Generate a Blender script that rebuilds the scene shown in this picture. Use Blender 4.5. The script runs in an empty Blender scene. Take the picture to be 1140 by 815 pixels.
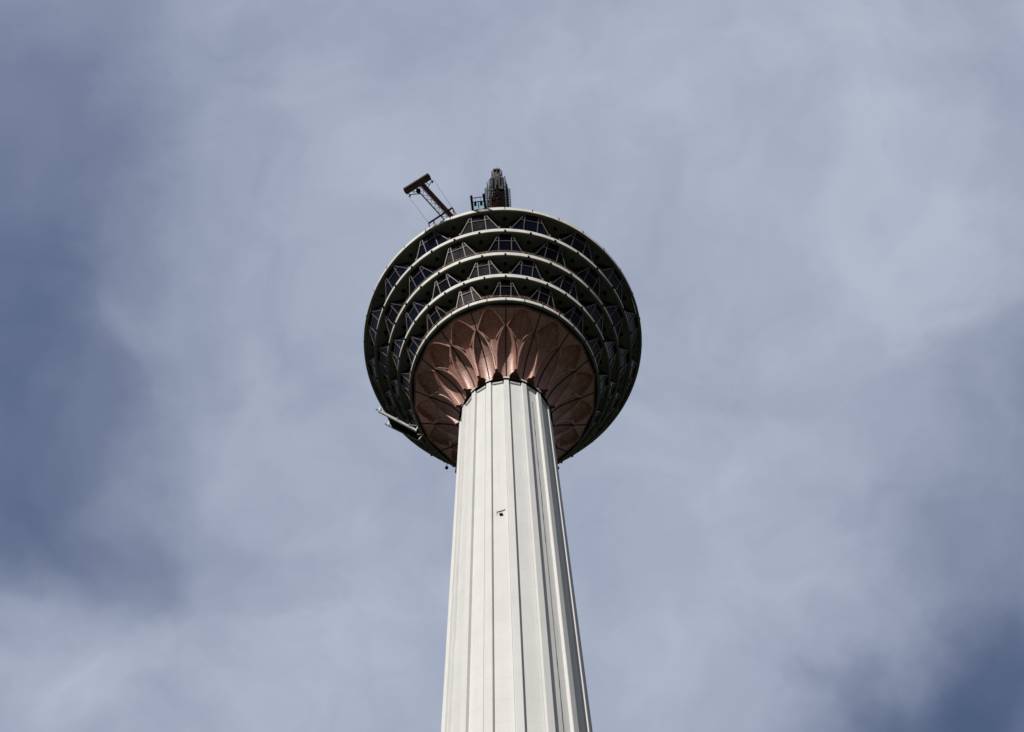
import bpy, math, random
from mathutils import Vector, Matrix
random.seed(7)
R = math.radians
scene = bpy.context.scene
col = scene.collection

# ------------------------------------------------------------------ camera
CAM = Vector((0.0, -89.366, 1.7))
RIGHT = Vector((0.999354, 0.032301, -0.015735))
UP = Vector((0.035675, -0.944112, 0.32769))
FWD = Vector((0.004271, 0.32804, 0.944654))
cd = bpy.data.cameras.new('camera')
cd.sensor_width = 36.0
cd.lens = 2160.0 / 1140.0 * 36.0
cd.clip_start = 0.1
cd.clip_end = 60000
cam = bpy.data.objects.new('camera', cd)
col.objects.link(cam)
m = Matrix((RIGHT, UP, -FWD)).transposed().to_4x4()
m.translation = CAM
cam.matrix_world = m
scene.camera = cam

# ------------------------------------------------------------------ view
scene.view_settings.view_transform = 'Standard'
scene.view_settings.look = 'None'
scene.view_settings.exposure = 0.0
scene.view_settings.gamma = 1.0
scene.view_settings.use_curve_mapping = False

# ------------------------------------------------------------------ sun + sky
SUN_AZ = -28.0      # degrees left of the camera side of the tower
SUN_EL = 39.0
sd = bpy.data.lights.new('sun', 'SUN')
sd.energy = 4.35
sd.angle = R(0.53)
sd.color = (1.0, 0.965, 0.905)
sun = bpy.data.objects.new('sun', sd)
col.objects.link(sun)
sv = Vector((math.sin(R(SUN_AZ)) * math.cos(R(SUN_EL)), -math.cos(R(SUN_AZ)) * math.cos(R(SUN_EL)), math.sin(R(SUN_EL))))
sun.rotation_euler = sv.to_track_quat('Z', 'Y').to_euler()
sun.location = (-60, -120, 340)

world = bpy.data.worlds.new('World')
scene.world = world
world.use_nodes = True
nt = world.node_tree
nt.nodes.clear()


def N(tree, kind, **kw):
    n = tree.nodes.new(kind)
    for k, v in kw.items():
        setattr(n, k, v)
    return n


def math_node(tree, op, a, b=None, c=None, clamp=False):
    n = tree.nodes.new('ShaderNodeMath')
    n.operation = op
    n.use_clamp = clamp
    for i, x in enumerate((a, b, c)):
        if x is None:
            continue
        if isinstance(x, (int, float)):
            n.inputs[i].default_value = x
        else:
            tree.links.new(x, n.inputs[i])
    return n.outputs[0]


out = N(nt, 'ShaderNodeOutputWorld')
bg = N(nt, 'ShaderNodeBackground')
bg.inputs['Strength'].default_value = 0.1
nt.links.new(bg.outputs[0], out.inputs['Surface'])
sky = N(nt, 'ShaderNodeTexSky', sky_type='NISHITA')
sky.sun_disc = False
sky.sun_elevation = R(SUN_EL)
sky.sun_rotation = math.atan2(sv.x, sv.y)
sky.altitude = 100
sky.air_density = 1.0
sky.dust_density = 1.0
tc = N(nt, 'ShaderNodeTexCoord')
# cloud deck: slow drift of the lookup direction, then soft banks and wisps
nz = N(nt, 'ShaderNodeTexNoise')
nz.inputs['Scale'].default_value = 9.0
nz.inputs['Detail'].default_value = 5.0
nz.inputs['Roughness'].default_value = 0.5
nt.links.new(tc.outputs['Generated'], nz.inputs['Vector'])
vs = N(nt, 'ShaderNodeVectorMath', operation='SUBTRACT')
vs.inputs[1].default_value = (0.5, 0.5, 0.5)
nt.links.new(nz.outputs['Color'], vs.inputs[0])
vm = N(nt, 'ShaderNodeVectorMath', operation='SCALE')
vm.inputs['Scale'].default_value = 0.14
nt.links.new(vs.outputs[0], vm.inputs[0])
va = N(nt, 'ShaderNodeVectorMath', operation='ADD')
nt.links.new(tc.outputs['Generated'], va.inputs[0])
nt.links.new(vm.outputs[0], va.inputs[1])
vn = N(nt, 'ShaderNodeVectorMath', operation='NORMALIZE')
nt.links.new(va.outputs[0], vn.inputs[0])


def direction(px, py):
    return (FWD + RIGHT * ((px - 570) / 2160.0) - UP * ((py - 407.5) / 2160.0)).normalized()


# thin and thick banks of the cloud deck: (where on the dome, size, amount of cloud)
banks = [
    (-30, 150, 110, -.34), (60, -20, 120, -.26), (-50, 310, 80, -.28), (-10, 510, 110, -.24), (95, 540, 85, -.22), (60, 600, 110, -.18),
    (170, 600, 60, -.14), (300, 620, 80, -.14), (100, 250, 160, -.12), (0, 420, 80, -.22),
    (1090, 570, 110, -.18), (990, 850, 60, -.48), (1080, 820, 60, -.40), (1165, 780, 75, -.52), (1165, 680, 60, -.2), (1170, 400, 110, -.18),
    (930, 790, 45, -.10), (240, 300, 140, -.06), (590, 40, 120, -.06), (1090, 60, 110, -.10), (860, 330, 150, -.04),
    (-60, 400, 170, -.16), (1180, 700, 160, -.14), (560, 860, 120, -.06), (60, 740, 90, .10),
    (720, 170, 150, .08), (400, 300, 90, .08), (850, 660, 110, .10), (290, 730, 110, .10), (730, 740, 90, .07),
    (970, 150, 110, .06), (1030, 290, 80, .04),
]
acc = None
for px, py, rr, am in banks:
    d = direction(px, py)
    dn = N(nt, 'ShaderNodeVectorMath', operation='DOT_PRODUCT')
    dn.inputs[1].default_value = d
    nt.links.new(vn.outputs[0], dn.inputs[0])
    sg = (rr / 2160.0) ** 2
    x = math_node(nt, 'MULTIPLY_ADD', dn.outputs['Value'], 1.0 / sg, -1.0 / sg)
    e = math_node(nt, 'EXPONENT', x)
    acc = math_node(nt, 'MULTIPLY_ADD', e, am * (.86 if am < 0 else 1.2), acc if acc is not None else 0.875)
n2 = N(nt, 'ShaderNodeTexNoise')
n2.inputs['Scale'].default_value = 7.0
n2.inputs['Detail'].default_value = 8.0
n2.inputs['Roughness'].default_value = 0.5
n2.inputs['Distortion'].default_value = 0.6
nt.links.new(vn.outputs[0], n2.inputs['Vector'])
n3 = N(nt, 'ShaderNodeTexNoise')
n3.inputs['Scale'].default_value = 22.0
n3.inputs['Detail'].default_value = 6.0
n3.inputs['Roughness'].default_value = 0.55
nt.links.new(vn.outputs[0], n3.inputs['Vector'])
w1 = math_node(nt, 'MULTIPLY_ADD', n2.outputs['Fac'], 0.46, -0.25)
w2 = math_node(nt, 'MULTIPLY_ADD', n3.outputs['Fac'], 0.30, -0.15)
acc = math_node(nt, 'ADD', acc, w1)
acc = math_node(nt, 'ADD', acc, w2, clamp=True)
ccol = N(nt, 'ShaderNodeMix', data_type='RGBA')     # grey-blue to pale cloud
ccol.inputs[6].default_value = (2.15, 2.5, 3.9, 1)
ccol.inputs[7].default_value = (4.4, 4.9, 6.0, 1)
n4 = N(nt, 'ShaderNodeTexNoise')
n4.inputs['Scale'].default_value = 5.0
n4.inputs['Detail'].default_value = 4.0
nt.links.new(vn.outputs[0], n4.inputs['Vector'])
tint = math_node(nt, 'MULTIPLY_ADD', n4.outputs['Fac'], 0.5, -0.25)
f2 = math_node(nt, 'ADD', acc, tint, clamp=True)
nt.links.new(f2, ccol.inputs[0])
mixs = N(nt, 'ShaderNodeMix', data_type='RGBA')
nt.links.new(acc, mixs.inputs[0])
air = N(nt, 'ShaderNodeVectorMath', operation='MULTIPLY')
air.inputs[1].default_value = (1.12, 1.03, 1.03)
nt.links.new(sky.outputs[0], air.inputs[0])
nt.links.new(air.outputs[0], mixs.inputs[6])
nt.links.new(ccol.outputs[2], mixs.inputs[7])
# unseen sky low down all round is dimmed to deepen the tower's shade
sep = N(nt, 'ShaderNodeSeparateXYZ')
nt.links.new(tc.outputs['Generated'], sep.inputs[0])
low = N(nt, 'ShaderNodeMapRange')
low.interpolation_type = 'SMOOTHSTEP'
low.inputs['From Min'].default_value = .35
low.inputs['From Max'].default_value = .78
low.inputs['To Min'].default_value = .26
low.inputs['To Max'].default_value = 1.0
nt.links.new(sep.outputs['Z'], low.inputs['Value'])
dim = N(nt, 'ShaderNodeVectorMath', operation='SCALE')
nt.links.new(mixs.outputs[2], dim.inputs[0])
nt.links.new(low.outputs[0], dim.inputs['Scale'])
nt.links.new(dim.outputs[0], bg.inputs['Color'])

# ------------------------------------------------------------------ materials


def principled(name, color, rough=0.6, metal=0.0, spec=None):
    mt = bpy.data.materials.new(name)
    mt.use_nodes = True
    b = mt.node_tree.nodes['Principled BSDF']
    b.inputs['Base Color'].default_value = (*color, 1)
    b.inputs['Roughness'].default_value = rough
    b.inputs['Metallic'].default_value = metal
    if spec is not None:
        b.inputs['Specular IOR Level'].default_value = spec
    return mt, b


def noisy(name, c1, c2, scale=1.5, rough=0.6, metal=0.0, detail=5, bump=0.0, spec=.12, stretch=(1, 1, 1)):
    """paint or metal with uneven weathering laid out in the object's own metres"""
    mt, b = principled(name, c1, rough, metal, spec)
    t = mt.node_tree
    tcn = N(t, 'ShaderNodeTexCoord')
    mp = N(t, 'ShaderNodeMapping')
    mp.inputs['Scale'].default_value = stretch
    t.links.new(tcn.outputs['Object'], mp.inputs[0])
    nn = N(t, 'ShaderNodeTexNoise')
    nn.inputs['Scale'].default_value = scale
    nn.inputs['Detail'].default_value = detail
    nn.inputs['Roughness'].default_value = 0.6
    t.links.new(mp.outputs[0], nn.inputs['Vector'])
    rp = N(t, 'ShaderNodeValToRGB')
    rp.color_ramp.elements[0].position = 0.3
    rp.color_ramp.elements[1].position = 0.7
    rp.color_ramp.elements[0].color = (*c2, 1)
    rp.color_ramp.elements[1].color = (*c1, 1)
    t.links.new(nn.outputs['Fac'], rp.inputs[0])
    t.links.new(rp.outputs[0], b.inputs['Base Color'])
    rr = math_node(t, 'MULTIPLY_ADD', nn.outputs['Fac'], 0.2, rough - 0.1)
    t.links.new(rr, b.inputs['Roughness'])
    if bump:
        bn = N(t, 'ShaderNodeBump')
        bn.inputs['Strength'].default_value = bump
        t.links.new(nn.outputs['Fac'], bn.inputs['Height'])
        t.links.new(bn.outputs[0], b.inputs['Normal'])
    return mt


def concrete_material():
    """painted concrete of the shaft: casting lifts, long rain streaks, soft patches"""
    mt, b = principled('painted_concrete', (.74, .73, .70), 0.8, 0, 0.12)
    t = mt.node_tree
    tcn = N(t, 'ShaderNodeTexCoord')

    def noise(scale3, scale, detail=5, rough=.6):
        mp = N(t, 'ShaderNodeMapping')
        mp.inputs['Scale'].default_value = scale3
        t.links.new(tcn.outputs['Object'], mp.inputs[0])
        n = N(t, 'ShaderNodeTexNoise')
        n.inputs['Scale'].default_value = scale
        n.inputs['Detail'].default_value = detail
        n.inputs['Roughness'].default_value = rough
        t.links.new(mp.outputs[0], n.inputs['Vector'])
        return n.outputs['Fac']
    patch = noise((1, 1, .5), .35)
    streak = noise((3.2, 3.2, .035), 1.2, 6, .65)
    fine = noise((1, 1, 1), 5.0, 4, .6)
    sx = N(t, 'ShaderNodeSeparateXYZ')
    t.links.new(tcn.outputs['Object'], sx.inputs[0])
    wob = math_node(t, 'MULTIPLY_ADD', patch, .5, sx.outputs['Z'])
    lift = math_node(t, 'MULTIPLY', wob, 1 / 3.9)
    fr = math_node(t, 'FRACT', lift)
    joint = math_node(t, 'LESS_THAN', fr, 0.035)
    jm = math_node(t, 'MULTIPLY', joint, math_node(t, 'MULTIPLY_ADD', streak, 1.6, -.45, clamp=True))
    s1 = math_node(t, 'MULTIPLY_ADD', streak, 2.6, -1.45, clamp=True)
    v = math_node(t, 'MULTIPLY_ADD', patch, .2, .89)
    v = math_node(t, 'MULTIPLY_ADD', s1, -.30, v)
    v = math_node(t, 'MULTIPLY_ADD', jm, -.16, v)
    v = math_node(t, 'MULTIPLY_ADD', fine, .08, v)
    v = math_node(t, 'SUBTRACT', v, .03)
    mx = N(t, 'ShaderNodeMix', data_type='RGBA')
    mx.blend_type = 'MULTIPLY'
    mx.inputs[0].default_value = 1
    mx.inputs[6].default_value = (.66, .655, .635, 1)
    cb = N(t, 'ShaderNodeCombineColor')
    for i in range(3):
        t.links.new(v, cb.inputs[i])
    t.links.new(cb.outputs[0], mx.inputs[7])
    t.links.new(mx.outputs[2], b.inputs['Base Color'])
    bn = N(t, 'ShaderNodeBump')
    bn.inputs['Strength'].default_value = .25
    bn.inputs['Distance'].default_value = .04
    t.links.new(v, bn.inputs['Height'])
    t.links.new(bn.outputs[0], b.inputs['Normal'])
    return mt


def tile_material():
    """rose anodised panels of the dome with fine joints (uses the dome's own uv)"""
    mt, b = principled('rose_metal_panels', (.45, .25, .2), .5, .05, .3)
    t = mt.node_tree
    uv = N(t, 'ShaderNodeUVMap')
    br = N(t, 'ShaderNodeTexBrick')
    br.offset = 0.0
    br.inputs['Color1'].default_value = (.51, .27, .212, 1)
    br.inputs['Color2'].default_value = (.43, .222, .175, 1)
    br.inputs['Mortar'].default_value = (.2, .1, .085, 1)
    br.inputs['Scale'].default_value = 1.0
    br.inputs['Mortar Size'].default_value = .02
    br.inputs['Mortar Smooth'].default_value = .3
    br.inputs['Bias'].default_value = 0
    br.inputs['Brick Width'].default_value = .625
    br.inputs['Row Height'].default_value = .55
    t.links.new(uv.outputs[0], br.inputs['Vector'])
    tcn = N(t, 'ShaderNodeTexCoord')
    nn = N(t, 'ShaderNodeTexNoise')
    nn.inputs['Scale'].default_value = .7
    nn.inputs['Detail'].default_value = 5
    t.links.new(tcn.outputs['Object'], nn.inputs['Vector'])
    mx = N(t, 'ShaderNodeMix', data_type='RGBA')
    mx.blend_type = 'MULTIPLY'
    mx.inputs[0].default_value = 1
    g = math_node(t, 'MULTIPLY_ADD', nn.outputs['Fac'], .4, .8)
    cb = N(t, 'ShaderNodeCombineColor')
    for i in range(3):
        t.links.new(g, cb.inputs[i])
    t.links.new(br.outputs['Color'], mx.inputs[6])
    t.links.new(cb.outputs[0], mx.inputs[7])
    t.links.new(mx.outputs[2], b.inputs['Base Color'])
    rr = math_node(t, 'MULTIPLY_ADD', nn.outputs['Fac'], .2, .38)
    t.links.new(rr, b.inputs['Roughness'])
    bn = N(t, 'ShaderNodeBump')
    bn.inputs['Strength'].default_value = .4
    bn.inputs['Distance'].default_value = .03
    bn.invert = True
    t.links.new(br.outputs['Fac'], bn.inputs['Height'])
    t.links.new(bn.outputs[0], b.inputs['Normal'])
    return mt


M = {
    'concrete': concrete_material(),
    'copper': tile_material(),
    'brown': noisy('dark_brown_panel', (.21, .105, .085), (.16, .08, .06), .8, .6),
    'cornice': noisy('cornice_paint', (.75, .725, .68), (.55, .525, .48), .7, .55, 0, 6, .1),
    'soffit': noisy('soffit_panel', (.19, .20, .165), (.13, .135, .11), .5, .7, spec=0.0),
    'dark': noisy('dark_metal', (.008, .008, .010), (.004, .004, .005), 1.0, .5, spec=0.0),
    'wall': noisy('recessed_wall', (.03, .028, .035), (.015, .015, .02), .6, .5, spec=0.0),
    'frame': noisy('mullion_metal', (.25, .195, .18), (.16, .125, .12), 1.2, .5, .2),
    'rail': noisy('rail_metal', (.26, .19, .15), (.13, .09, .075), 1.5, .6, .1),
    'glass_blue': noisy('dark_blue_glazing', (.006, .010, .026), (.003, .005, .014), .4, .1, spec=.03),
    'glass_grey': noisy('curtained_glazing', (.034, .037, .042), (.010, .012, .015), 1.1, .3, spec=.01),
    'glass_dark': noisy('black_glazing', (.008, .009, .014), (.004, .005, .008), .4, .1, spec=.03),
    'roof': noisy('roof_deck', (.3, .3, .3), (.22, .22, .22), .4, .8),
    'mast_red': noisy('mast_steel', (.055, .034, .032), (.028, .02, .02), .8, .8, 0, spec=0.0),
    'mast_grey': noisy('antenna_casing', (.10, .115, .12), (.05, .06, .065), 1.2, .5, spec=0.0),
    'mast_pink': noisy('mast_collar', (.22, .13, .115), (.13, .08, .07), 1.2, .6, spec=0.0),
    'crane_red': noisy('crane_red_steel', (.13, .055, .052), (.07, .034, .034), 1.5, .5, .1, spec=0.0),
    'crane_grey': noisy('crane_steel', (.30, .26, .25), (.2, .17, .17), 1.5, .5, .3),
    'crane_head': noisy('crane_head_sheet', (.11, .075, .065), (.07, .05, .045), 1.2, .5, .1, spec=0.0),
    'navy': noisy('skybox_post_paint', (.02, .024, .035), (.012, .014, .02), 1.2, .4, spec=0.0),
    'white_metal': noisy('white_painted_steel', (.82, .80, .79), (.7, .68, .67), 1.5, .5),
    'grey_metal': noisy('grey_painted_steel', (.42, .42, .44), (.32, .32, .34), 1.5, .5),
    'ground': noisy('grass_and_canopy', (.045, .05, .034), (.028, .032, .022), .05, .95, 0, 8),
    'paving': noisy('paving', (.09, .085, .08), (.06, .058, .055), .6, .9),
}
tg, tb = principled('teal_glass', (.72, .93, .86), .05, 0)
tb.inputs['Transmission Weight'].default_value = 1.0
tb.inputs['IOR'].default_value = 1.06
M['teal'] = tg

# ------------------------------------------------------------------ helpers


class MB:
    """collects simple solids and links them as ONE mesh object"""

    def __init__(self):
        self.v = []
        self.f = []
        self.mi = []

    def poly(self, pts, mi=0):
        b = len(self.v)
        self.v += [tuple(p) for p in pts]
        self.f.append(tuple(range(b, b + len(pts))))
        self.mi.append(mi)

    def hexa(self, p, mi=0):
        """eight corners: bottom ring 0-3, top ring 4-7"""
        b = len(self.v)
        self.v += [tuple(q) for q in p]
        for f in ((3, 2, 1, 0), (4, 5, 6, 7), (0, 1, 5, 4), (1, 2, 6, 5), (2, 3, 7, 6), (3, 0, 4, 7)):
            self.f.append(tuple(b + i for i in f))
            self.mi.append(mi)

    def bar(self, a, b, w, h=None, up=(0, 0, 1), mi=0):
        a = Vector(a)
        b = Vector(b)
        h = w if h is None else h
        d = (b - a).normalized()
        upv = Vector(up)
        if abs(d.dot(upv)) > .97:
            upv = Vector((0, 1, 0))
        s = d.cross(upv).normalized()
        u = s.cross(d).normalized()
        s *= w / 2
        u *= h / 2
        self.hexa([a - s - u, a + s - u, a + s + u, a - s + u, b - s - u, b + s - u, b + s + u, b - s + u], mi)

    def tube(self, a, b, r, n=8, r2=None, mi=0):
        a = Vector(a)
        b = Vector(b)
        r2 = r if r2 is None else r2
        d = (b - a).normalized()
        s = d.orthogonal().normalized()
        u = d.cross(s)
        base = len(self.v)
        for k in range(n):
            t = 2 * math.pi * k / n
            o = s * math.cos(t) + u * math.sin(t)
            self.v.append(tuple(a + o * r))
            self.v.append(tuple(b + o * r2))
        for k in range(n):
            j = (k + 1) % n
            self.f.append((base + 2 * k, base + 2 * j, base + 2 * j + 1, base + 2 * k + 1))
            self.mi.append(mi)
        self.f.append(tuple(base + 2 * k for k in range(n))[::-1])
        self.mi.append(mi)
        self.f.append(tuple(base + 2 * k + 1 for k in range(n)))
        self.mi.append(mi)

    def ring(self, prof, n=192, mi=0, phi0=0.0):
        """closed profile [(r, z), ...] turned round the tower axis"""
        base = len(self.v)
        k = len(prof)
        for i in range(n):
            t = phi0 + 2 * math.pi * i / n
            for r, z in prof:
                self.v.append((r * math.sin(t), -r * math.cos(t), z))
        for i in range(n):
            j = (i + 1) % n
            for a in range(k):
                b = (a + 1) % k
                self.f.append((base + i * k + a, base + j * k + a, base + j * k + b, base + i * k + b))
                self.mi.append(mi)

    def build(self, name, mats, parent=None, smooth=False, bevel=0):
        me = bpy.data.meshes.new(name)
        me.from_pydata(self.v, [], self.f)
        if not isinstance(mats, (list, tuple)):
            mats = [mats]
        for x in mats:
            me.materials.append(M[x])
        me.polygons.foreach_set('material_index', self.mi)
        if smooth:
            me.polygons.foreach_set('use_smooth', [True] * len(me.polygons))
        me.update()
        o = bpy.data.objects.new(name, me)
        col.objects.link(o)
        if parent:
            o.parent = parent
        if smooth:
            try:
                me.set_sharp_from_angle(angle=R(35))
            except Exception:
                pass
        if bevel:
            bv = o.modifiers.new('bevel', 'BEVEL')
            bv.width = bevel
            bv.segments = 2
            bv.limit_method = 'ANGLE'
        return o


def tag(o, label, cat, group=None, kind=None):
    if label:
        o['label'] = label
    if cat:
        o['category'] = cat
    if group:
        o['group'] = group
    if kind:
        o['kind'] = kind
    return o


def empty(name, loc=(0, 0, 0)):
    o = bpy.data.objects.new(name, None)
    o.location = loc
    o.empty_display_size = 1
    col.objects.link(o)
    return o


def P(r, phi, z):
    """point from radius, angle in degrees right of the camera side, height"""
    t = R(phi)
    return Vector((r * math.sin(t), -r * math.cos(t), z))


ZT = 269.91                     # top of the uppermost cornice above the ground
PHI0 = 2.7                      # the tower's own rotation
RAD = [20.2, 18.42, 16.42, 14.76, 12.96]
ZR = [ZT - 5 * i for i in range(5)]
BAND = 1.45
SEC = 22.5

# ------------------------------------------------------------------ ground
g = MB()
n = 96
g.poly([P(14000, 360 * i / n, 0.0) for i in range(n)])
o = g.build('ground', 'ground')
tag(o, None, None, None, 'structure')
g = MB()
g.poly([(P(48, 360 * i / n, 0.004)) for i in range(n)])
o = g.build('pavement', 'paving')
tag(o, None, None, None, 'structure')

# ------------------------------------------------------------------ the tower
tower = empty('observation_tower')
tag(tower, 'tall white fluted concrete tower with rose metal dome and five tiered rings', 'tower')


def shaft_r(z):                 # outer face of the ribs
    return 6.03 + 0.01134 * (ZT - 37 - z)


SHAFT_TOP = ZT - 33.3


def shaft_ring(z):
    r = shaft_r(z)
    pts = []
    for k in range(16):
        c = PHI0 + SEC * k
        hw = 3.5
        ri = (r - .34) * math.cos(R(hw)) / math.cos(R(hw))
        # flat panel runs from the foot of one rib to the foot of the next
        pts += [P(ri, c - hw - .25, z), P(ri - .05, c - hw, z), P(r - .04, c - hw + .35, z), P(r, c - hw + .8, z),
                P(r, c + hw - .8, z), P(r - .04, c + hw - .35, z), P(ri - .05, c + hw, z), P(ri, c + hw + .25, z)]
    return pts


sh = MB()
zs = [0, 40, 90, 130, 160, 185, 205, 220, 230, SHAFT_TOP]
for z in zs:
    sh.v += [tuple(p) for p in shaft_ring(z)]
K = 128
for i in range(len(zs) - 1):
    for a in range(K):
        b = (a + 1) % K
        sh.f.append((i * K + a, i * K + b, (i + 1) * K + b, (i + 1) * K + a))
        sh.mi.append(0)
sh.f.append(tuple((len(zs) - 1) * K + a for a in range(K)))
sh.mi.append(0)
shaft = sh.build('shaft', 'concrete', tower)
# vertical joint beads on some panels and hairline lips
tr = shaft_r(SHAFT_TOP)
lm = None
for k in range(16):
    c = PHI0 + SEC * (k + .5)
    lm = MB()
    a0, a1 = c - 6.4, c + 6.4
    r0, r1 = tr - .60, tr - .16
    rr0 = r1
    z1 = SHAFT_TOP - .05
    z0 = SHAFT_TOP - .5
    pts = [P(r0, a0, z0), P(rr0, a0, z0), P(rr0, a1, z0), P(r0, a1, z0), P(r0, a0, z1), P(rr0 + .06, a0, z1), P(rr0 + .06, a1, z1), P(r0, a1, z1)]
    lm.hexa(pts)
    lm.build('panel_lip', 'concrete', shaft)
bk = MB()
bk.ring([(5.2, SHAFT_TOP + .0), (tr + .12, SHAFT_TOP + .0), (tr + .12, SHAFT_TOP + .32), (5.2, SHAFT_TOP + .32)])
bk.build('collar', 'dark', tower)
for k in range(16):
    c = PHI0 + SEC * k
    st = MB()
    za, zb = SHAFT_TOP + .32, SHAFT_TOP + 1.0
    st.hexa([P(5.4, c - 4, za), P(tr + .05, c - 4.2, za), P(tr + .05, c + 4.2, za), P(5.4, c + 4, za),
             P(5.4, c - 4, zb), P(tr + .08, c - 3.4, zb), P(tr + .08, c + 3.4, zb), P(5.4, c + 4, zb)])
    st.build('rib_cap', 'cornice', tower)

# fine conduit down one panel (thin dark line left of the middle)
cn = MB()
cphi = PHI0 - SEC - 5.6
cn.tube(P(shaft_r(0) - .36, cphi, 0), P(shaft_r(SHAFT_TOP) - .36, cphi, SHAFT_TOP - 1), .025, 6)
cn.build('conduit', 'frame', tower)
cn = MB()
cphi = PHI0 + 1.55 * SEC
rj = lambda z: (shaft_r(z) - .34) * math.cos(R(6.9)) / math.cos(R(1.1)) + .004
prev = P(rj(60), cphi, 60)
for zz in range(62, 234, 2):
    cur = P(rj(zz), cphi + random.uniform(-.12, .12), zz)
    w_ = random.choice((.012, .02, .045))
    cn.bar(prev, cur, w_, .03, up=P(1, cphi, 0))
    prev = cur
cn.build('expansion_joint', 'dark', tower)

# ---- dome ----------------------------------------------------------------
DZ0, DH = ZT - 21.45, 11.35       # top height and depth of the dome
DR0, DR1 = 12.35, 6.15


def lerp_tab(x, tab):
    if x <= tab[0][0]:
        return tab[0][1]
    for (a, fa), (b, fb) in zip(tab, tab[1:]):
        if x <= b:
            return fa + (fb - fa) * (x - a) / (b - a)
    return tab[-1][1]


def sstep(x):
    x = max(0.0, min(1.0, x))
    return x * x * (3 - 2 * x)


def dome_base(s):
    return DR1 + (DR0 - DR1) * (1 - s) ** 1.85, DZ0 - DH * s


PET = [(.2, 0), (.22, .05), (.25, .1), (.29, .165), (.34, .23), (.44, .32), (.57, .39), (.8, .44), (1, .45)]


def w_a(s):
    return .455 * ((s - .02) / .18) ** .62 if s < .2 else .455 - .325 * ((s - .2) / .145) ** .8


def dome_disp(s, tm):
    """recess depth in metres; tm = distance from the middle between two seams, 0 to .5"""
    ts = .5 - tm
    d = 0.0
    mat = 0
    # upper pointed niche between the seams
    if .02 < s < .345:
        if s < .2:
            w = .455 * ((s - .02) / .18) ** .62
        else:
            w = .455 - .325 * ((s - .2) / .145) ** .8
        mm = sstep((w - tm) / .035) * sstep((.345 - s) / .012)
        if mm > 0:
            d = max(d, mm * (.42 + .34 * (1 - min(1, tm / w) ** 2) * min(1, (s - .02) / .12)))
    # tall pointed niche on the seam
    if s > .2:
        w = lerp_tab(s, PET)
        if w > .004:
            mm = sstep((w - ts) / .03)
            gro = min(1, (s - .2) / .3)
            if mm > 0:
                d = max(d, mm * (.12 + .52 * gro * math.sqrt(max(0, 1 - min(1, ts / w) ** 2))))
    # moulding bead along the edges
    if .03 < s < .345 and abs(tm - w_a(s)) < .026:
        d = -.17
    if s > .2 and lerp_tab(s, PET) > .02 and 0 < ts - lerp_tab(s, PET) < .07:
        d = -.16
    if s > .80:
        w = lerp_tab(s, [(.80, .17), (.85, .30), (1, .36)])
        if tm < w:
            d = 1.05
            mat = 1
    return d, mat


NU, NV = 72, 150
dm = MB()
verts = dm.v
uvs = []
row = NU * 16
for j in range(NV + 1):
    s = j / NV
    r, z = dome_base(s)
    r2, z2 = dome_base(min(1, s + .01))
    r3, z3 = dome_base(max(0, s - .01))
    tx, tz = r2 - r3, z2 - z3
    L = math.hypot(tx, tz)
    nr, nz_ = -tz / L, tx / L         # outward and down
    if nr < 0:
        nr, nz_ = -nr, -nz_
    for k in range(16):
        for i in range(NU):
            u = i / NU                # 0 and 1 = middle between seams, .5 = seam
            phi = PHI0 + SEC * (k - .5 + u)
            tm = min(u, 1 - u)
            d, mt_ = dome_disp(s, tm)
            dl = R(SEC * (u - .5))
            poly = math.cos(R(SEC / 2)) / math.cos(dl)
            rr = r * (poly * (1 - s) + s)
            verts.append(tuple(P(rr - nr * d, phi, z - nz_ * d)))
arc = [0]
for j in range(NV):
    a = dome_base(j / NV)
    b = dome_base((j + 1) / NV)
    arc.append(arc[-1] + math.hypot(a[0] - b[0], a[1] - b[1]))
for j in range(NV):
    for q in range(row):
        q2 = (q + 1) % row
        dm.f.append((j * row + q, (j + 1) * row + q, (j + 1) * row + q2, j * row + q2))
        u = ((q % NU) + .5) / NU
        dm.mi.append(dome_disp((j + .5) / NV, min(u, 1 - u))[1])
dome = dm.build('dome', ['copper', 'brown'], tower, smooth=True)
uvl = dome.data.uv_layers.new(name='uv')
buf = []
for j in range(NV):
    for q in range(row):
        u0 = q / NU * 5 * .5
        u1 = (q + 1) / NU * 5 * .5
        buf += [u0, arc[j], u0, arc[j + 1], u1, arc[j + 1], u1, arc[j]]
uvl.data.foreach_set('uv', buf)
for k in range(16):
    sm = MB()
    phi = PHI0 + SEC * k
    prev = None
    for j in range(0, 45):
        s = j / 44
        r, z = dome_base(s)
        d, _ = dome_disp(s, .5)
        if s > .2:
            d = max(d - .02, 0)
        r = r * (math.cos(R(SEC / 2)) * (1 - s) + s)
        a = dome_base(min(1, s + .01))
        b = dome_base(max(0, s - .01))
        tx, tz = a[0] - b[0], a[1] - b[1]
        L = math.hypot(tx, tz)
        pt = P(r + tz / L * d + .02, phi, z + (-tx / L * d) * -1 - .02) if False else P(r - (-tz / L) * d + .03, phi, z - (tx / L) * d - .02)
        if prev is not None:
            sm.bar(prev, pt, .11, .08, up=P(1, phi, 0))
        prev = pt
    sm.build('seam_strip', 'wall', dome)
rm = MB()                              # straight-sided moulding at the head of the dome
rm.ring([(12.45, DZ0 + .35), (12.45, DZ0 - .02), (12.2, DZ0 - .14), (11.6, DZ0 + .35)], n=16, phi0=R(PHI0 + SEC / 2))
rm.build('dome_moulding', 'copper', tower)

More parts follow.
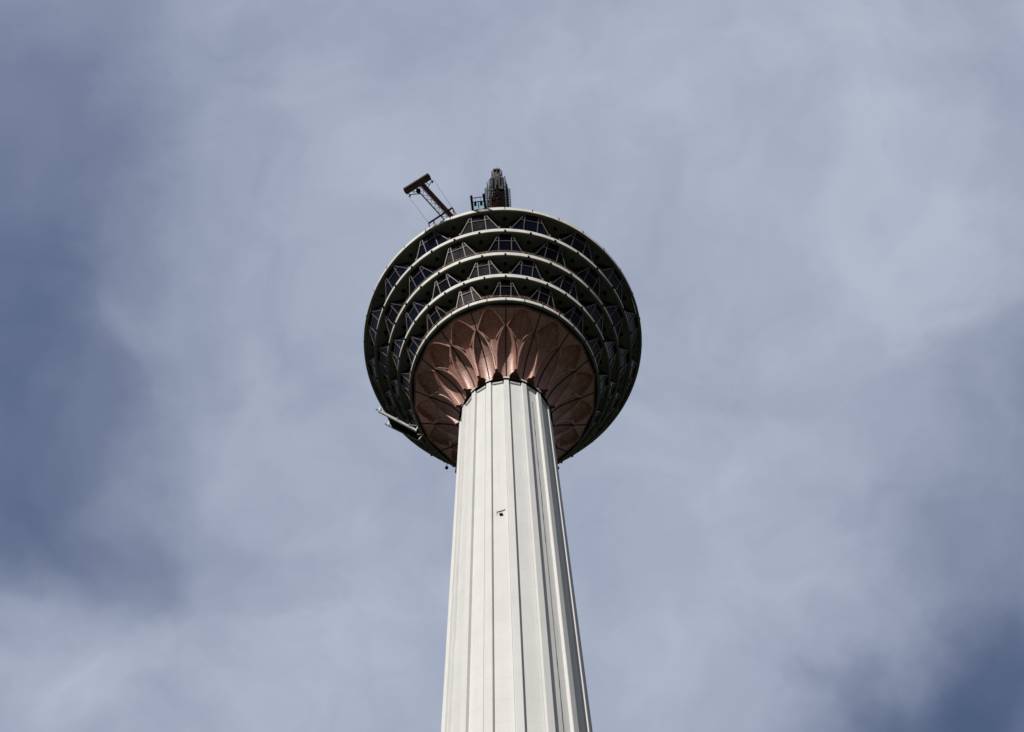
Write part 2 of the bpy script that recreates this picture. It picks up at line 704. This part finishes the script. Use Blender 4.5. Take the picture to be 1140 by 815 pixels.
# ---- ring decks ----------------------------------------------------------
for i in range(5):
    r, z = RAD[i], ZR[i]
    BAND = 1.45 if i < 4 else 1.2
    rg = MB()
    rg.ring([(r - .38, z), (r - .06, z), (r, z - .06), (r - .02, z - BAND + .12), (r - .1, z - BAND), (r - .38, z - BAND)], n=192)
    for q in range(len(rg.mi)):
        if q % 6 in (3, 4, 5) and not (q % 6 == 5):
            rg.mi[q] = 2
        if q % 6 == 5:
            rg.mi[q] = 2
    # joint clips every eleven degrees
    for k in range(32):
        c = PHI0 + SEC / 2 * k
        if i == 0:
            rg.hexa([P(r - .05, c - .13, z - .9), P(r + .05, c - .13, z - .9), P(r + .05, c + .13, z - .9), P(r - .05, c + .13, z - .9),
                     P(r - .05, c - .13, z + .1), P(r + .05, c - .13, z + .1), P(r + .05, c + .13, z + .1), P(r - .05, c + .13, z + .1)], 1)
        elif i == 4:
            rg.hexa([P(r - .05, c - .22, z - 1.3), P(r + .03, c - .22, z - 1.3), P(r + .03, c + .22, z - 1.3), P(r - .05, c + .22, z - 1.3),
                     P(r - .05, c - .22, z + .02), P(r + .03, c - .22, z + .02), P(r + .03, c + .22, z + .02), P(r - .05, c + .22, z + .02)], 1)
        else:
            h = .5
            rg.hexa([P(r - .05, c - .42, z - 1.45), P(r + .1, c - .42, z - 1.45), P(r + .1, c + .42, z - 1.45), P(r - .05, c + .42, z - 1.45),
                     P(r - .05, c - .42, z - 1.45 + h), P(r + .1, c - .42, z - 1.45 + h), P(r + .1, c + .42, z - 1.45 + h), P(r - .05, c + .42, z - 1.45 + h)], 1)
    ring = rg.build('cornice_ring', ['cornice', 'dark', 'soffit'], tower)
    so = MB()
    inner = (RAD[i + 1] - 1.25) if i < 4 else 11.4
    so.ring([(r - .4, z - BAND + .22), (r - .4, z - BAND + .5), (inner, z - BAND + .5), (inner, z - BAND + .22)], n=160)
    if i == 4:
        so.ring([(r - .4, z - BAND + .22), (r - .4, z - BAND - .1), (r - .62, z - BAND - .1), (r - .62, z - BAND + .22)], n=160)
    so.build('soffit', 'soffit' if i < 4 else 'wall', tower)
    if i < 4:
        rw = RAD[i + 1] - 1.2
        wl = MB()
        wl.ring([(rw, z - BAND + .3), (rw, ZR[i + 1] - .3), (rw - .3, ZR[i + 1] - .3), (rw - .3, z - BAND + .3)], n=160)
        wl.build('recessed_wall', 'wall', tower)
        fl = MB()
        fl.ring([(RAD[i + 1] - .38, ZR[i + 1] - .25), (rw, ZR[i + 1] - .25), (rw, ZR[i + 1] - .5), (RAD[i + 1] - .38, ZR[i + 1] - .5)], n=160)
        fl.build('walkway', 'wall', tower)
    if i in (2, 4):
        rl = MB()
        ro = r + .02
        hh = .95 if i == 4 else .55
        for zz in (hh, hh * .5):
            rl.ring([(ro - .05, z + zz), (ro + .05, z + zz), (ro + .05, z + zz + .1), (ro - .05, z + zz + .1)], n=128)
        for k in range(96):
            c = PHI0 + 3.75 * k
            rl.bar(P(ro, c, z - .1), P(ro, c, z + hh), .07, .07, up=P(1, c, 0))
        if i == 4:
            for k in range(64):
                c = PHI0 + 360 / 64 * (k + .5)
                rl.bar(P(ro - .05, c - .5, z + .25), P(ro - .05, c + .5, z + .25), .3, .3)
                rl.bar(P(ro - .3, c - .9, z + hh + .1), P(ro + .1, c - .9, z + hh + .35), .16, .16)
        rl.build('railing', 'rail', tower)
    if i == 0:
        rl = MB()
        for zz in (.28,):
            rl.ring([(r - .13, z + zz), (r - .07, z + zz), (r - .07, z + zz + .06), (r - .13, z + zz + .06)], n=160)
        for k in range(64):
            c = PHI0 + 360 / 64 * k
            rl.bar(P(r - .1, c, z), P(r - .1, c, z + .3), .04, .04, up=P(1, c, 0))
        rl.build('lightning_rail', 'grey_metal', tower)

BAND = 1.45
rf = MB()
rf.ring([(2.0, ZT - .2), (19.75, ZT - .2), (19.75, ZT - .5), (2.0, ZT - .5)], n=128)
rf.build('roof', 'roof', tower)
rc = MB()
rc.ring([(2.0, ZT - .2), (6.5, ZT - .2), (6.3, ZT + 4.2), (2.0, ZT + 4.6)], n=48)
rc.build('roof_house', 'cornice', tower)
ic = MB()
ic.ring([(10.5, ZR[4] - 1.3), (11.7, ZR[4] - 1.3), (11.7, ZR[4] - .3), (10.5, ZR[4] - .3)], n=96)
ic.build('dome_ring_beam', 'wall', tower)


# ---- window bays between the rings ---------------------------------------
def bay_meshes(level, gl):
    i = level
    zt = ZR[i] - BAND + .16
    zb = ZR[i + 1] + .12
    rt = RAD[i] - .5
    rb = RAD[i + 1] - .28
    ct = RAD[i] * math.tan(R(SEC / 2)) * 2
    a = .121 * ct
    b = .375 * (RAD[i + 1] * math.tan(R(SEC / 2)) * 2)
    # local frame: x sideways, y = -radius (camera side), z up
    A = Vector((-a, -rt, zt))
    B = Vector((a, -rt, zt))
    Cc = Vector((b, -rb, zb))
    D = Vector((-b, -rb, zb))
    gm = MB()
    back = Vector((0, .12, .05))
    gm.hexa([D, Cc, Cc + back, D + back, A, B, B + back, A + back])
    # side cheeks rising from the raking edges to the soffit
    for s_, T, Q in ((-1, A, D), (1, B, Cc)):
        up_ = Vector((Q.x, Q.y, zt + .02))
        th = Vector((-s_ * .08, 0, 0))
        gm.poly([Q, T, up_])
        gm.poly([Q + th, up_ + th, T + th])
    glass = gm
    fm = MB()
    off = Vector((0, -.06, -.03))
    t = .10
    nrm = (B - A).cross(D - A).normalized()
    def bar(p, q, w=t):
        fm.bar(p + off, q + off, w, w * .9, up=nrm)
    bar(A, D)
    bar(B, Cc)
    A2 = Vector((-a, -rb, zb))
    B2 = Vector((a, -rb, zb))
    bar(A, A2)
    bar(B, B2)
    bar(A + Vector((-.05, 0, 0)), B + Vector((.05, 0, 0)), t * .9)
    k = .36
    L0 = A.lerp(D, k)
    R0 = B.lerp(Cc, k)
    bar(L0, R0, t * .7)
    bar(D + Vector((-.1, 0, .02)), D + Vector((-.1, 0, .75)), .16)
    bar(Cc + Vector((.1, 0, .02)), Cc + Vector((.1, 0, .75)), .16)
    return glass, fm


kinds = ['glass_blue', 'glass_grey', 'glass_dark']
for i in range(4):
    off = PHI0 + (SEC / 2 if i % 2 == 0 else 0)
    protos = {}
    fproto = None
    for k in range(16):
        phi = off + SEC * k
        ph = (phi + 180) % 360 - 180
        # curtains drawn in some of the bays, as in the photograph
        kd = 'glass_blue'
        if i == 0 and -15 < ph < 5:
            kd = 'glass_grey'
        elif i == 1 and -30 < ph < -10:
            kd = 'glass_grey'
        elif i == 2 and -40 < ph < 0:
            kd = 'glass_grey' if ph > -20 else 'glass_dark'
        elif i == 3 and -30 < ph < -10:
            kd = 'glass_grey'
        elif ph > 20:
            kd = 'glass_dark' if (k * 7 + i * 3) % 3 else 'glass_blue'
        elif (k * 5 + i) % 7 == 3:
            kd = 'glass_dark'
        if kd not in protos:
            gm, fm = bay_meshes(i, kd)
            w = gm.build('window_bay', kd, tower)
            protos[kd] = w.data
            if fproto is None:
                f = fm.build('window_frame', 'frame', w)
                fproto = f.data
            else:
                f = bpy.data.objects.new('window_frame', fproto)
                col.objects.link(f)
                f.parent = w
        else:
            w = bpy.data.objects.new('window_bay', protos[kd])
            col.objects.link(w)
            w.parent = tower
            f = bpy.data.objects.new('window_frame', fproto)
            col.objects.link(f)
            f.parent = w
        w.rotation_euler = (0, 0, R(phi))
    # railing across the gaps between the bays
    rb = RAD[i + 1] - .34
    hb = .375 * 22.5
    for k in range(16):
        rl = MB()
        c0 = off + SEC * k + hb + .3
        c1 = off + SEC * (k + 1) - hb - .3
        rl.bar(P(rb, c0, ZR[i + 1] + .85), P(rb, c1, ZR[i + 1] + .85), .09, .09)
        rl.bar(P(rb, c0, ZR[i + 1] + .45), P(rb, c1, ZR[i + 1] + .45), .05, .05)
        rl.bar(P(rb, (c0 + c1) / 2, ZR[i + 1] - .2), P(rb, (c0 + c1) / 2, ZR[i + 1] + .85), .07, .07)
        rl.build('guard_rail', 'rail', tower)
    # one black round fitting in every soffit panel
    dproto = None
    rd = RAD[i] - 1.32
    zd = ZR[i] - BAND + .22
    for k in range(16):
        phi = off + SEC * (k + .5)
        if dproto is None:
            dd = MB()
            dd.tube((0, 0, -.16), (0, 0, .02), .25, 16)
            dd.tube((0, 0, -.2), (0, 0, -.15), .19, 16)
            d = dd.build('downlight', 'dark', tower)
            dproto = d.data
        else:
            d = bpy.data.objects.new('downlight', dproto)
            col.objects.link(d)
            d.parent = tower
        d.location = P(rd, phi, zd)

# hanging floodlights on the far rim
for az, dz in ((-153.9, -3.0), (-158.4, -3.1), (158.6, -3.0)):
    r_ = 20.3
    fb = MB()
    p = P(r_, az, ZT + dz)
    fb.tube(p + Vector((0, 0, .2)), P(r_ - .1, az, ZT - 1.3), .06, 6)
    fb.bar(P(r_, az, ZT - 1.35), P(r_ - .9, az, ZT - 1.35), .1, .1)
    nseg = 6
    for q in range(nseg):
        a0 = -math.pi / 2 + math.pi * q / nseg
        a1 = -math.pi / 2 + math.pi * (q + 1) / nseg
        fb.tube(p + Vector((0, 0, .27 * math.sin(a0))), p + Vector((0, 0, .27 * math.sin(a1))), max(.02, .27 * math.cos(a0)), 12, max(.02, .27 * math.cos(a1)))
    if az == -158.4:
        fb.bar(p + Vector((0, 0, -.1)), p + Vector((0, 0, 1.0)), .42, .4)
    fb.build('floodlight', 'dark', tower)

# ------------------------------------------------------------------ antenna mast on the axis
mast = empty('antenna_mast', (0, 0, ZT + 4.6))
tag(mast, 'reddish lattice mast crowded with grey panel antennas above the tower roof', 'antenna mast')
Z0 = 0.0
off = ZT + 4.6
lat = MB()
hw = 1.55
levels = [i * 3.0 for i in range(0, 31)]
HT = 96.0 - 4.6
for sx, sy in ((-1, -1), (1, -1), (1, 1), (-1, 1)):
    lat.bar((sx * hw, sy * hw, 0), (sx * hw * .75, sy * hw * .75, HT), .3)
z = 0
while z < HT - 2:
    f0 = 1 - .25 * z / HT
    f1 = 1 - .25 * (z + 2.4) / HT
    c = [(-hw, -hw), (hw, -hw), (hw, hw), (-hw, hw)]
    for q in range(4):
        a, b = c[q], c[(q + 1) % 4]
        lat.bar((a[0] * f0, a[1] * f0, z), (b[0] * f0, b[1] * f0, z), .14)
        lat.bar((a[0] * f0, a[1] * f0, z), (b[0] * f1, b[1] * f1, min(z + 2.4, HT)), .12)
        lat.bar((b[0] * f0, b[1] * f0, z), (a[0] * f1, a[1] * f1, min(z + 2.4, HT)), .12)
    z += 2.4
lat.tube((0, 0, 0), (0, 0, HT), .55, 10)
lat.build('lattice_frame', 'mast_red', mast)
dk = MB()
dk.tube((0, 0, 45), (0, 0, 79), 1.3, 14, 1.2)
for q in range(90):
    an = random.uniform(0, 360)
    zz = random.uniform(52, 80.5)
    dk.bar(P(1.5, an, zz), P(random.uniform(1.75, 2.0), an + random.uniform(-12, 12), zz + random.uniform(-.3, .3)), random.uniform(.12, .4))
    an2 = random.uniform(0, 360)
    dk.bar(P(1.8, an2, zz), P(1.85, an2 + random.uniform(15, 40), zz + random.uniform(-1, 1)), .12)
dk.build('equipment_deck', 'mast_red', mast)
dk = MB()
dk.hexa([(.0, -1.6, 66), (1.2, -1.6, 66), (1.2, 0, 66), (0, 0, 66), (.0, -1.6, 82), (1.2, -1.6, 82), (1.2, 0, 82), (0, 0, 82)])
dk.build('equipment_cabin', 'dark', mast)
ng = 22
for q in range(ng):
    an = 360 / ng * q + random.uniform(-4, 4)
    rr = 1.95 + random.uniform(-.35, .12)
    top = 97.5 + random.uniform(-1.4, .6)
    side = abs(math.sin(R(an)))
    if side < .72:
        top += random.uniform(0, 1.5)
        rr = 1.35 + .6 * side
    bot = random.uniform(60, 76) if side > .6 else random.uniform(85, 90)
    am = MB()
    a = P(rr, an, bot - 4.6)
    b = P(rr * .97, an, top - 4.6)
    am.bar(a, b, .14 + .12 * random.random(), .14, up=P(1, an, 0))
    zz = bot - 4.6 + 1
    while zz < top - 5.2:
        am.bar(P(.6, an, zz), P(rr, an, zz), .06)
        zz += 3.0
    am.build('panel_antenna', 'mast_grey', mast)
for s_ in (-1, 1):                     # stacked dipoles sticking out at both sides
    dp = MB()
    zz = 70 - 4.6
    while zz < 93.5 - 4.6 - (0 if s_ < 0 else 2):
        dp.bar((s_ * 1.4, 0, zz), (s_ * 2.35, -.05, zz), .12)
        dp.bar((s_ * 2.35, -.1, zz - .35), (s_ * 2.35, -.1, zz + .35), .16)
        zz += 1.25
    dp.bar((s_ * 2.05, 0, 69 - 4.6), (s_ * 2.05, 0, 93 - 4.6), .1)
    dp.build('dipole_array', 'mast_grey', mast)
pk = MB()
pk.tube((0, 0, HT - 2), (0, 0, 103.4 - 4.6), .85, 12, .72)
pk.tube((0, 0, HT + 2.2), (0, 0, HT + 2.5), 1.0, 12)
pk.build('collar_drum', 'mast_pink', mast)
hd = MB()
for q in range(10):
    an = 36 * q
    prev = None
    for st in range(6):
        tt = st / 5
        rr = .75 + .35 * math.sin(math.pi * tt)
        pnt = P(rr, an, 101.8 - 4.6 + 4.6 * tt)
        if prev:
            hd.bar(prev, pnt, .15)
        prev = pnt
hd.tube((0, 0, 103.4 - 4.6), (0, 0, 107 - 4.6), .2, 8)
hd.tube((0, 0, 105.9 - 4.6), (0, 0, 106.2 - 4.6), .7, 12)
hd.build('cage_head', 'mast_grey', mast)
for q in range(4):
    an = random.uniform(0, 360)
    dish = MB()
    zz = random.uniform(78, 92) - 4.6
    c = P(1.75, an, zz)
    d = P(1, an, 0)
    dish.tube(c, c + d * .35, .25, 12, .5)
    dish.build('dish', 'mast_grey', mast)

# ------------------------------------------------------------------ roof crane
CZ = ZT + 3.0
crane = empty('roof_crane', (-4.6, -15.2, ZT - .2))
tag(crane, 'dark red roof crane with T-shaped head reaching over the upper left rim', 'crane')


def cm(build_fn, name, mat, parent=crane):
    mb = MB()
    build_fn(mb)
    o_ = mb.build(name, mat, parent)
    o_.location = -Vector(parent.location)
    return o_


tipc = Vector((-11.35, -23.15, CZ))
rootc = Vector((-5.2, -15.6, CZ))
dv = (tipc - rootc).normalized()
sv_ = Vector((-dv.y, dv.x, 0)) * -1            # towards the right in the picture
if sv_.x < 0:
    sv_ = -sv_


def f(mb):
    mb.bar(rootc + sv_ * .45 - dv * 1, tipc + sv_ * .42, .42, .5)
    mb.bar(rootc + sv_ * .80 - dv * 1, tipc + sv_ * .76 - dv * .4, .14, .3)


cm(f, 'boom', 'crane_red')


def f(mb):
    a, b = rootc - sv_ * .62 - dv, tipc - sv_ * .55
    mb.bar(a, b, .16, .2)
    c, d = rootc + sv_ * .1 - dv, tipc + sv_ * .1
    mb.bar(c, d, .08, .1)
    L = 13
    for i in range(L):
        p0 = a.lerp(b, i / L)
        p1 = c.lerp(d, (i + .5) / L)
        p2 = a.lerp(b, (i + 1) / L)
        mb.bar(p0, p1, .07)
        mb.bar(p1, p2, .07)


cm(f, 'lacing', 'crane_grey')
h0 = Vector((-13.25, -22.25, CZ))
h1 = Vector((-9.65, -24.35, CZ))


def f(mb):
    mb.bar(h0, h1, .95, .8)
    mb.bar(h0 - (h1 - h0).normalized() * .05, h1 + (h1 - h0).normalized() * .05, .35, .95)


cm(f, 'head_beam', 'crane_head')


def f(mb):
    q = tipc - dv * 1.3
    for e, s_ in ((h0, -1), (h1, 1)):
        ee = e.lerp(tipc, .08) - dv * .75
        mb.bar(ee, q + sv_ * s_ * .5, .1)
        mb.bar(ee, ee + dv * .5, .1)
        mm_ = ee.lerp(q + sv_ * s_ * .5, .5)
        mb.bar(mm_, mm_ + dv * .7, .08)
        mb.bar(mm_ + dv * .7, q + sv_ * s_ * .5, .07)
        mb.tube(ee - sv_ * -s_ * .0 - dv * .1, ee - dv * .1 + Vector((0, 0, -.5)), .13, 8)
        mb.tube(ee - dv * .1 + Vector((0, 0, -.5)), ee - dv * .1 + Vector((0, 0, -1.2)), .05, 6)
    mb.tube(tipc - dv * .7 - sv_ * .55 + Vector((0, 0, -.3)), tipc - dv * .7 - sv_ * .55 + Vector((0, 0, .3)), .33, 10)


cm(f, 'head_strut', 'dark')
b0 = Vector((-10.1, -17.4, CZ))
b1 = Vector((-6.55, -19.6, CZ))


def f(mb):
    mb.bar(b0, b1, .24, .3)
    for e, k_ in ((b0, 0), (b1, 1)):
        mb.bar(e, Vector((e.x, e.y, 0)).normalized() * 18.6 + Vector((0, 0, ZT)), .12)
        mid = b0.lerp(b1, .22 if k_ == 0 else .75)
        mb.bar(mid, Vector((e.x * .9, e.y * .88, ZT)), .16)
        mb.bar(e, Vector((e.x * .93 + (.9 if k_ else -.2), e.y * .9, ZT + .1)), .09)


cm(f, 'cross_bar', 'crane_red')


def f(mb):
    for s_ in (-.7, .7):
        base = rootc + sv_ * s_
        mb.bar(Vector((base.x, base.y, ZT - .2)), base, .35)
        back_ = base - dv * 3.0
        mb.bar(Vector((back_.x, back_.y, ZT - .2)), base, .2)
    mb.bar(rootc - dv * 3.2 + Vector((0, 0, -.9)), rootc + Vector((0, 0, -.9)), 1.6, 1.5)


cm(f, 'carriage', 'crane_head')
for e, b_ in ((h0, b0), (h1, b1)):
    def f(mb):
        s_ = 1 if e is h1 else -1
        mb.tube(e.lerp(tipc, .02) - dv * .8 + sv_ * s_ * .15, b_ + sv_ * s_ * -.05, .022, 5)
    cm(f, 'stay_cable', 'grey_metal')

# ------------------------------------------------------------------ glass viewing box on the roof edge
sb = empty('glass_viewing_box', (-2.8, -19.6, ZT))
tag(sb, 'teal glass viewing box between two dark posts jutting over the top rim', 'viewing box')
q0 = Vector((-3.58, -19.4, ZT + .3))
q1 = Vector((-3.76, -21.95, ZT + .3))
r0 = Vector((-1.72, -19.4, ZT + .3))
r1 = Vector((-2.0, -22.15, ZT + .3))


def g0(fn, name, mat):
    return cm(fn, name, mat, sb)


for a, b in ((q0, q1), (r0, r1)):
    def f(mb):
        mb.bar(a, b, .34, .4)
        mb.bar(a + Vector((0, 0, .2)), a + Vector((0, 0, 2.4)), .16)
    g0(f, 'post', 'navy')


def f(mb):
    mb.hexa([q0, r0, r0.lerp(r1, .42), q0.lerp(q1, .42)] + [p_ + Vector((0, 0, .05)) for p_ in (q0, r0, r0.lerp(r1, .42), q0.lerp(q1, .42))])


g0(f, 'glass_floor', 'teal')


def f(mb):
    for k_ in (.62, .85):
        mb.bar(q0.lerp(q1, k_), r0.lerp(r1, k_), .1 if k_ > .7 else .12)
    mb.bar(q0.lerp(r0, .48), q0.lerp(q1, .66).lerp(r0.lerp(r1, .66), .5), .1)
    mb.bar(q0.lerp(q1, .85).lerp(r0.lerp(r1, .85), .3), q0.lerp(q1, .6).lerp(r0.lerp(r1, .6), .3), .05)
    mb.bar(q0.lerp(q1, .85).lerp(r0.lerp(r1, .85), .7), q0.lerp(q1, .6).lerp(r0.lerp(r1, .6), .7), .05)


g0(f, 'floor_frame', 'navy')


def f(mb):
    a, b = q0.lerp(q1, .4), r0.lerp(r1, .4)
    u_ = Vector((0, 0, 2.3))
    t_ = Vector((0, .04, 0))
    mb.hexa([a, b, b + t_, a + t_, a + u_, b + u_, b + u_ + t_, a + u_ + t_])
    for c_, d_ in ((q0, q0.lerp(q1, .4)), (r0, r0.lerp(r1, .4))):
        s_ = Vector((.04, 0, 0))
        mb.hexa([c_, d_, d_ + s_, c_ + s_, c_ + u_, d_ + u_, d_ + u_ + s_, c_ + u_ + s_])


g0(f, 'glass_wall', 'teal')

# ------------------------------------------------------------------ people standing in the box are only two dark feet-sized marks: mats
def f(mb):
    for k_, j_ in ((.25, .5), (.72, .5)):
        c_ = q0.lerp(q1, j_).lerp(r0.lerp(r1, j_), k_)
        mb.bar(c_ + Vector((-.18, 0, .08)), c_ + Vector((.18, 0, .08)), .55, .06)


g0(f, 'floor_mat', 'navy')

# ------------------------------------------------------------------ work cradle at the lower left rim
cr = empty('work_cradle', (-14.3, 4.0, ZT - 22.7))
tag(cr, 'white twin-beam work cradle jutting from the lowest ring at lower left', 'work cradle')
CZ2 = ZT - 22.7
a0 = Vector((-17.13, 1.55, CZ2))
a1 = Vector((-12.2, 4.6, CZ2))
c0 = Vector((-16.04, 3.67, CZ2))
c1 = Vector((-11.9, 6.05, CZ2))


def g1(fn, name, mat):
    return cm(fn, name, mat, cr)


g1(lambda mb: (mb.bar(a0, a1, .12, .85), mb.tube(a0 - Vector((0, 0, .4)), a1 - Vector((0, 0, .4)), .1, 10), mb.tube(a1 - Vector((0, 0, .5)), a1, .12, 8)), 'beam', 'white_metal')
g1(lambda mb: mb.bar(c0, c1, .1, .55), 'beam', 'grey_metal')


def f(mb):
    s_ = [a0.lerp(a1, .2), a1, c1, c0.lerp(c1, .15)]
    mb.hexa([p_ + Vector((0, 0, .05)) for p_ in s_] + [p_ + Vector((0, 0, .2)) for p_ in s_])


g1(f, 'deck', 'wall')


def f(mb):
    ax = (a1 - a0).normalized()
    for e in (a0, c0):
        mb.bar(e + ax * .15, e + ax * .15 + Vector((.1, -.1, .95)), .18)
        mb.bar(e + ax * .9, e + ax * .25 + Vector((.1, -.1, .9)), .09)
        mb.tube(e - ax * .4, e, .09, 8)
    for e in (a1, c1):
        d_ = Vector((e.x, e.y, 0)).normalized()
        mb.bar(e, d_ * 12.7 + Vector((0, 0, ZR[4] - BAND + .15)), .12)
        q_ = e - ax * 1.6
        mb.bar(q_, d_ * 12.7 + Vector((0, 0, ZR[4] - BAND + .15)), .07)
    mb.bar(a0.lerp(a1, .48), a0.lerp(a1, .48) + Vector((.2, -.2, .5)), .08)
    mb.bar(a0.lerp(a1, .8), a0.lerp(a1, .8) + Vector((.2, -.2, .5)), .08)


g1(f, 'hanger', 'white_metal')

# ------------------------------------------------------------------ small box on a bracket on the shaft
zc = ZT - 76.6
phc = -8.6 + .6
rc_ = shaft_r(zc) - .36
bx = empty('wall_box', P(rc_, phc, zc))
tag(bx, 'small dark box under a bent bracket on the white shaft face', 'wall box')


def g2(fn, name, mat):
    return cm(fn, name, mat, bx)


def W(x, z_, o_=0.12):
    n_ = P(1, phc, 0)
    s_ = Vector((math.cos(R(phc)), math.sin(R(phc)), 0))
    return P(rc_ - .12, phc, zc + z_) + s_ * x + n_ * o_


g2(lambda mb: mb.bar(W(-.16, -.2, .1), W(.2, -.14, .1), .2, .55), 'box', 'dark')


def f(mb):
    mb.bar(W(-.46, .72, .12), W(.05, .76, .12), .09, .09)
    mb.bar(W(.0, .76, .12), W(.46, 1.0, .12), .09, .09)
    mb.bar(W(-.46, .72, .1), W(-.46, 0, .1), .05, .05)


g2(f, 'bracket', 'frame')
